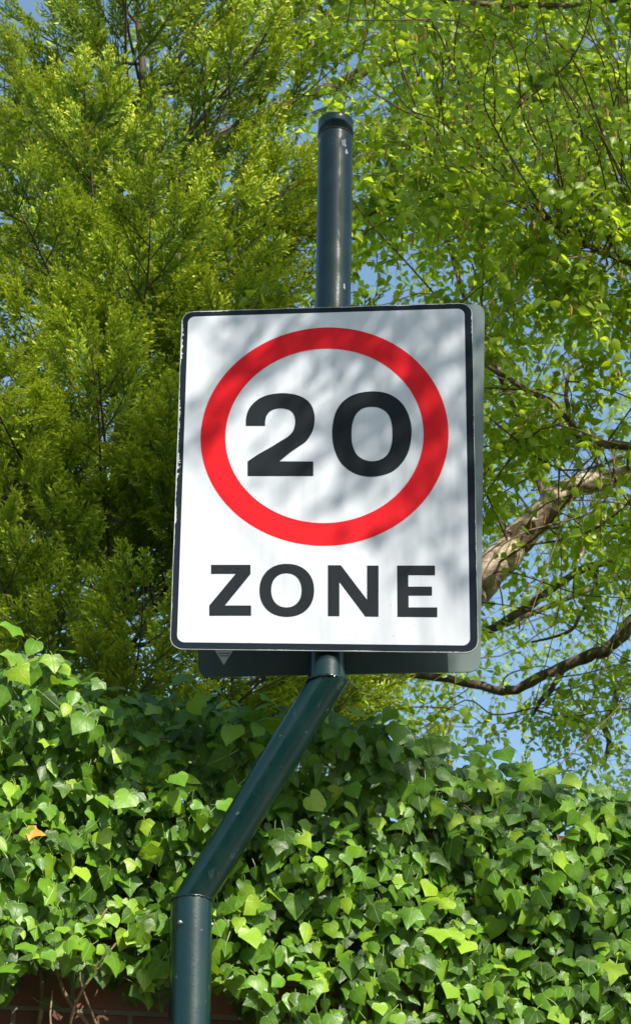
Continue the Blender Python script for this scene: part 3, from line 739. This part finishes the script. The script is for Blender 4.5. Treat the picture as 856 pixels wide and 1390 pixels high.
def pr(w, Y): return [q*.5*Y*1.08/F for q in w]

CLEAR = [at(x, y, 8.3) for x, y in ((670, 500), (700, 520), (722, 534), (745, 547), (765, 562), (785, 590), (800, 601), (825, 604), (850, 606), (715, 283), (740, 296), (765, 312), (790, 328), (815, 341), (840, 352))]
CLEAR += [at(x, y, 9.5) for x, y in ((520, 924), (560, 916), (600, 922), (640, 928), (665, 934), (690, 938), (715, 927), (740, 915), (765, 904), (790, 893), (810, 885), (830, 870), (850, 850), (733, 952), (832, 960), (820, 985), (705, 831), (735, 810), (763, 789))]
PALE = [at(x, y, 8.8) for x, y in ((655, 786), (677, 762), (700, 738), (721, 712), (742, 688), (768, 671), (795, 655), (828, 648), (856, 643))]
# leaning pale birch whose stem passes behind the sign
A = Tree('birch_tree', (at(300, 1300, 8.8)[0]-.2, 8.8, 0), 'leaning birch with pale peeling stem rising behind the right edge of the sign', 'tree', M_BIR, 21)
A.limb([np.array([at(300, 1300, 8.8)[0]-.2, 8.8, 0.]), np.array([at(290, 1300, 8.8)[0], 8.8, 2.6])]+pp([(330, 1140), (385, 985), (450, 885), (540, 860), (610, 826), (655, 786), (700, 738), (742, 688), (795, 655), (860, 642), (940, 600), (1010, 500), (1060, 350)], 8.8),
       pr([95, 84, 78, 72, 66, 60, 56, 50, 44, 37, 30, 25, 20, 14, 8], 8.8), M_BBARK, 6, 'trunk', 14)
A.limb(pp([(1020, 640), (940, 655), (880, 668), (835, 692), (800, 728), (780, 770)], 9.2), pr([18, 16, 15, 13, 8, 4], 9.2), M_BBARK)
A.limbs[-1][:] = A.limbs[-1]
A.limb(pp([(742, 688), (700, 560), (640, 430), (600, 300), (560, 150), (520, 0), (500, -150)], 8.8, .5), pr([9, 8, 8, 7, 6, 5, 3], 8.8), M_DBARK)
# second birch rooted beyond the right edge of the view
tbx = at(1230, 700, 9.)[0]
B = Tree('birch_tree', (tbx, 9., 0), 'spreading birch reaching in from the right with dark crooked limbs and hanging catkins', 'tree', M_BIR, 22)
B.limb([np.array([tbx, 9., 0]), np.array([tbx+.05, 9., 2.5]), np.array([tbx-.05, 9., 5.]), np.array([tbx+.1, 8.9, 7.5]), np.array([tbx, 9., 10.])], [.17, .14, .11, .08, .03], M_BBARK, 8, 'trunk', 16)
B.limb(pp([(1225, 760), (1000, 640), (856, 606), (795, 601), (775, 572), (745, 547), (700, 520), (655, 492), (600, 450)], 8.2, .2), pr([22, 17, 13, 12, 11, 9, 8, 7, 4], 8.2), M_DBARK)
B.limb(pp([(773, 570), (768, 530), (778, 502), (830, 492)], 8.2), pr([7, 6, 5, 3], 8.2), M_DBARK)
B.limb(pp([(1230, 520), (1000, 430), (856, 358), (810, 340), (770, 315), (730, 292), (690, 272), (640, 262), (560, 272)], 7.6, .2), pr([20, 14, 10, 10, 9, 7, 5, 4, 3], 7.6), M_DBARK)
B.limb(pp([(1225, 700), (1000, 740), (900, 810), (856, 845), (825, 880), (790, 893), (740, 915), (690, 938), (640, 928), (560, 916), (500, 930), (440, 948), (380, 970)], 9.4, .4), pr([36, 28, 22, 20, 18, 17, 15, 13, 12, 10, 8, 6, 4], 9.4), M_DBARK)
B.limb(pp([(765, 905), (748, 935), (733, 952), (722, 972)], 9.5), pr([10, 8, 7, 3], 9.5), M_DBARK)
B.limb(pp([(1000, 930), (900, 910), (845, 925), (832, 960), (818, 982), (826, 1008), (818, 1040)], 10.), pr([18, 12, 11, 9, 10, 8, 5], 10.), M_DBARK)
B.limb(pp([(1100, 740), (900, 760), (808, 767), (763, 789), (705, 831), (656, 860), (600, 890)], 10., .3), pr([20, 14, 11, 11, 13, 12, 6], 10.), M_DBARK)
B.limb(pp([(808, 770), (806, 800), (786, 835), (770, 858), (720, 872)], 9.9), pr([8, 7, 6, 5, 3], 9.9), M_DBARK)
B.limb(pp([(1220, 130), (1000, 60), (856, 2), (760, 8), (640, 4), (560, -20)], 8.6), pr([22, 16, 12, 11, 9, 5], 8.6), M_DBARK)
B.limb(pp([(1220, 330), (1000, 220), (856, 130), (760, 60)], 7.8, .5), pr([16, 12, 8, 5], 7.8), M_DBARK)
B.limb(pp([(1225, 250), (950, 170), (800, 175), (680, 190), (580, 240), (490, 300)], 9.0, .3), pr([18, 12, 8, 7, 5, 3], 9.), M_DBARK)
B.limb(pp([(1225, 420), (1000, 400), (900, 395), (800, 405), (720, 420), (660, 445)], 9.2, .3), pr([18, 10, 7, 6, 4, 2], 9.2), M_DBARK)
B.limb(pp([(1225, 0), (900, -90), (700, -90), (500, -70), (330, -40), (180, -50)], 7.6, .8), pr([24, 16, 12, 9, 6, 3], 7.6), M_DBARK)
# overhanging limb above the pavement: throws the dappled shade on the sign
OV = [np.array([tbx, 9., 5.6]), np.array([2.1, 7.6, 6.9]), np.array([1.7, 6.1, 7.5]), np.array([1.25, 4.9, 7.4]), np.array([.85, 4.2, 7.1]), np.array([.45, 3.9, 6.8])]
ovq = B.limb(OV, [.05, .042, .034, .024, .015, .006], M_DBARK, 6)
SUNH = SUN/abs(SUN[1])
def w_right(px, py):                  # how thick the birch canopy is in each direction (crown thins out low down)
    a = np.interp(px, [380, 430, 520, 600, 1500], [.08, .4, .8, 1, 1])
    b = np.interp(py, [-500, 0, 380, 560, 800, 900, 1000, 1080], [.8, .85, .75, .6, .54, .5, .48, .5])
    return a*b
gg = random.Random(5)
cnt = 0
while cnt < 430:
    px, py = gg.uniform(380, 1250), gg.uniform(-260, 1075)
    if gg.random() > w_right(px, py): continue
    Y = gg.uniform(7.0, 10.4)
    dpath = min(math.hypot(px-a_, py-b_) for a_, b_ in ((655, 775), (690, 735), (725, 695), (760, 660), (800, 640), (850, 625), (700, 520), (745, 540), (780, 575), (840, 590), (740, 900), (690, 920), (800, 870), (850, 830), (750, 305), (800, 325), (850, 345)))
    if dpath < 62 and Y < 9.6:
        if gg.random() < .8: continue
    T = at(px, py, Y)
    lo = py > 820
    (A if (cnt % 4 == 0) else B).bough(T, 8 if lo else 10, .034 if lo else .047, 13, tone=-.3 if lo else .12*(py-350)/600, cat=.35 if py < 520 else .08); cnt += 1  # low leaves toned darker: back-lit shading put into the leaf colour
for k in range(26):                   # twigs of the near crown along the top edge
    T = at(gg.uniform(380, 860), gg.uniform(-120, 150), gg.uniform(6.3, 7.0)); B.bough(T, 6, .036, 9, tone=-.05, cat=.5)
for x, y, Yq in ((425, 40, 5.9), (470, 60, 5.2), (505, 95, 5.25), (120, -10, 6.8), (75, -20, 7.0), (10, -30, 7.0), (520, -60, 5.8), (470, 110, 5.15)):
    T = at(x, y-70, Yq); B.bough(T, 3, .034, 8, tl=(.10, .20), tone=0., cat=.3, start=B.nearest(at(x+120, -420, Yq)))
# shade casters between the sun and the sign
def caster(sx_, sy_, sdist, ntw, L=.30, nl=12, ls=.036):
    T = s2w(sx_, sy_)+SUNH*sdist
    B.bough(T+np.array([0, 0, .15]), ntw, ls, nl, tl=(.18, L), cat=.3)
for k in range(19):
    u = gg.uniform(-.34, .45); v = gg.uniform(-.04, .50)
    lim = np.interp(u, [-.40, -.1, .05, .3, .45], [.06, .0, -.04, -.20, -.22])
    if v < lim: v = lim+gg.uniform(0, .35)
    T = s2w(u, v)+SUNH*gg.uniform(1.7, 2.7)+np.array([.16, 0, .19])
    B.bough(T, 1, .036, 10, tl=(.1, .2))
    for q in range(4):
        B.twig(T+np.array([gg.uniform(-.05, .05), gg.uniform(-.2, .2), gg.uniform(-.05, .05)]), (-.64+gg.uniform(-.1, .1), gg.uniform(-.1, .1), -.76), gg.uniform(.25, .50), 14, .042, .0, along=1)
def shade_at(T, sd, ntw, ls=.040):
    B.bough(T+SUNH*sd+np.array([0, 0, .15]), ntw, ls, 12, tl=(.16, .30), cat=.3)
for k in range(5): shade_at(j2+(ptop-j2)*gg.uniform(.72, 1.), gg.uniform(1.6, 2.2), 2)
for k in range(120):                   # unseen boughs added sunward to darken the conifer's lower half
    px, py = gg.uniform(110, 480), gg.uniform(600, 980)
    B.bough(at(px, py, gg.uniform(7.3, 8.2))+SUNH*gg.uniform(2.6, 4.2), 7, .044, 12, tl=(.2, .4), cat=.2)
for k in range(72):                   # dapple on the ivy right of the pole
    px, py = gg.uniform(330, 980), gg.uniform(1060, 1400)
    shade_at(at(px, py, 5.55), gg.uniform(2.1, 2.9), 3)
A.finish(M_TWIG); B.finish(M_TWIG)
# farther tree closing the view behind the cypress
C_ = Tree('broadleaf_tree', (at(-420, 900, 13.5)[0], 13.5, 0), 'farther fresh-leaved tree filling the gaps behind the conifer', 'tree', M_FAR, 23)
cx = at(-420, 900, 13.5)[0]
C_.limb([np.array([cx, 13.5, 0]), np.array([cx+.1, 13.5, 4.]), np.array([cx, 13.5, 7.]), np.array([cx+.1, 13.5, 10.5]), np.array([cx+.2, 13.5, 14.])], [.24, .2, .15, .1, .03], M_DBARK, 8, 'trunk', 14)
for k, (x, y) in enumerate(((430, 300), (700, 100), (950, -100), (480, 640), (-200, 300), (-400, 0), (300, -150), (760, 520), (900, 760), (-300, 600), (420, 60), (620, 860))):
    T = at(x, y, 13.5+gg.uniform(-1.2, 1.2)); z0 = T[2]-.5*abs(T[0]-cx)-.3; S0 = np.array([cx, 13.5, max(z0, 3.5)])
    C_.limb([S0, S0*.6+T*.4+np.array([0, 0, .15]), S0*.3+T*.7+np.array([0, 0, .1]), T], [.06, .04, .025, .008], M_DBARK, 6)
cnt = 0
while cnt < 360:
    px, py = gg.uniform(-420, 1150), gg.uniform(-350, 1050)
    w = np.interp(py, [-350, 150, 600, 880, 960, 1050], [.9, .85, .65, .5, .42, .4])*np.interp(px, [0, 330, 430, 520, 620, 860], [1, .7, .4, .6, .75, .65])
    if gg.random() > w: continue
    C_.bough(at(px, py, gg.uniform(11.8, 15.2)), 9, .046 if py < 800 else .038, 11 if py < 800 else 15, tl=(.22, .48), tone=0., cat=0.); cnt += 1
C_.finish(M_DBARK)

# far side of the road: a band of trees (mirrored in the gloss paint)
bm = bmesh.new(); nx, nz = 90, 16; gv = []
for i in range(nx+1):
    x = -45+90*i/nx; top = 8.2+1.6*float(hn(np.array(x*.35), np.array(1.), 2)); row = []
    for j in range(nz+1):
        a = math.pi*j/nz; yy = -14-2.2*math.cos(a)*-1; zz = max(0, math.sin(a))*top
        row.append(bm.verts.new((x+.4*float(hn(np.array(x), np.array(zz), 1)), yy+.9*float(hn(np.array(x*1.1), np.array(zz*.9), 3)), zz+.4*float(hn(np.array(x*1.7), np.array(yy), 5))*(0 < j < nz))))
    gv.append(row)
for i in range(nx):
    for j in range(nz): bm.faces.new((gv[i][j], gv[i+1][j], gv[i+1][j+1], gv[i][j+1]))
me = bpy.data.meshes.new('tree_belt'); bm.to_mesh(me); bm.free()
tag(link('tree_belt', me, simple('belt_foliage', (.02, .035, .012), .9, (.05, .075, .02), 3.)), 'dark green belt of trees across the road from the wall', 'trees', kind='stuff')

# ------------------------------------------------------------------ light, sky, camera
w = bpy.data.worlds.new('World'); scene.world = w; w.use_nodes = True; nt = w.node_tree
bg = nt.nodes['Background']; sky = nt.nodes.new('ShaderNodeTexSky'); sky.sky_type = 'NISHITA'; sky.sun_disc = False
el = math.asin(SUN[2]); azm = math.atan2(SUN[0], SUN[1])
sky.sun_elevation = el; sky.sun_rotation = azm; sky.altitude = 50; sky.air_density = 1.0; sky.dust_density = 1.6; sky.ozone_density = .35
tn = nt.nodes.new('ShaderNodeMix'); tn.data_type = 'RGBA'; tn.blend_type = 'MULTIPLY'; tn.inputs[0].default_value = 1; tn.inputs[7].default_value = (.97, 1.10, 1.04, 1)
nt.links.new(sky.outputs[0], tn.inputs[6]); nt.links.new(tn.outputs[2], bg.inputs[0]); bg.inputs[1].default_value = .145
ld_ = bpy.data.lights.new('sun', 'SUN'); ld_.energy = 5.0; ld_.angle = rad(.53); ld_.color = (1, .94, .84)
lo = bpy.data.objects.new('sun', ld_); COL.objects.link(lo); lo.rotation_euler = Vector(-SUN).to_track_quat('-Z', 'Y').to_euler(); lo.location = (5, -5, 12)
cd = bpy.data.cameras.new('camera'); co = bpy.data.objects.new('camera', cd); COL.objects.link(co); scene.camera = co
co.location = CAM; co.rotation_euler = (math.pi/2+PITCH, 0, 0)
cd.sensor_fit = 'VERTICAL'; cd.sensor_height = 24; cd.lens = 24*F/1390; cd.clip_end = 2000; cd.clip_start = .05
cd.dof.use_dof = True; cd.dof.focus_distance = 5.95; cd.dof.aperture_fstop = 14
vs = scene.view_settings; vs.view_transform = 'Standard'; vs.look = 'None'; vs.gamma = 1; vs.exposure = .6
scene.render.engine = 'CYCLES'
scene.cycles.max_bounces = 8; scene.cycles.transmission_bounces = 4; scene.cycles.diffuse_bounces = 4
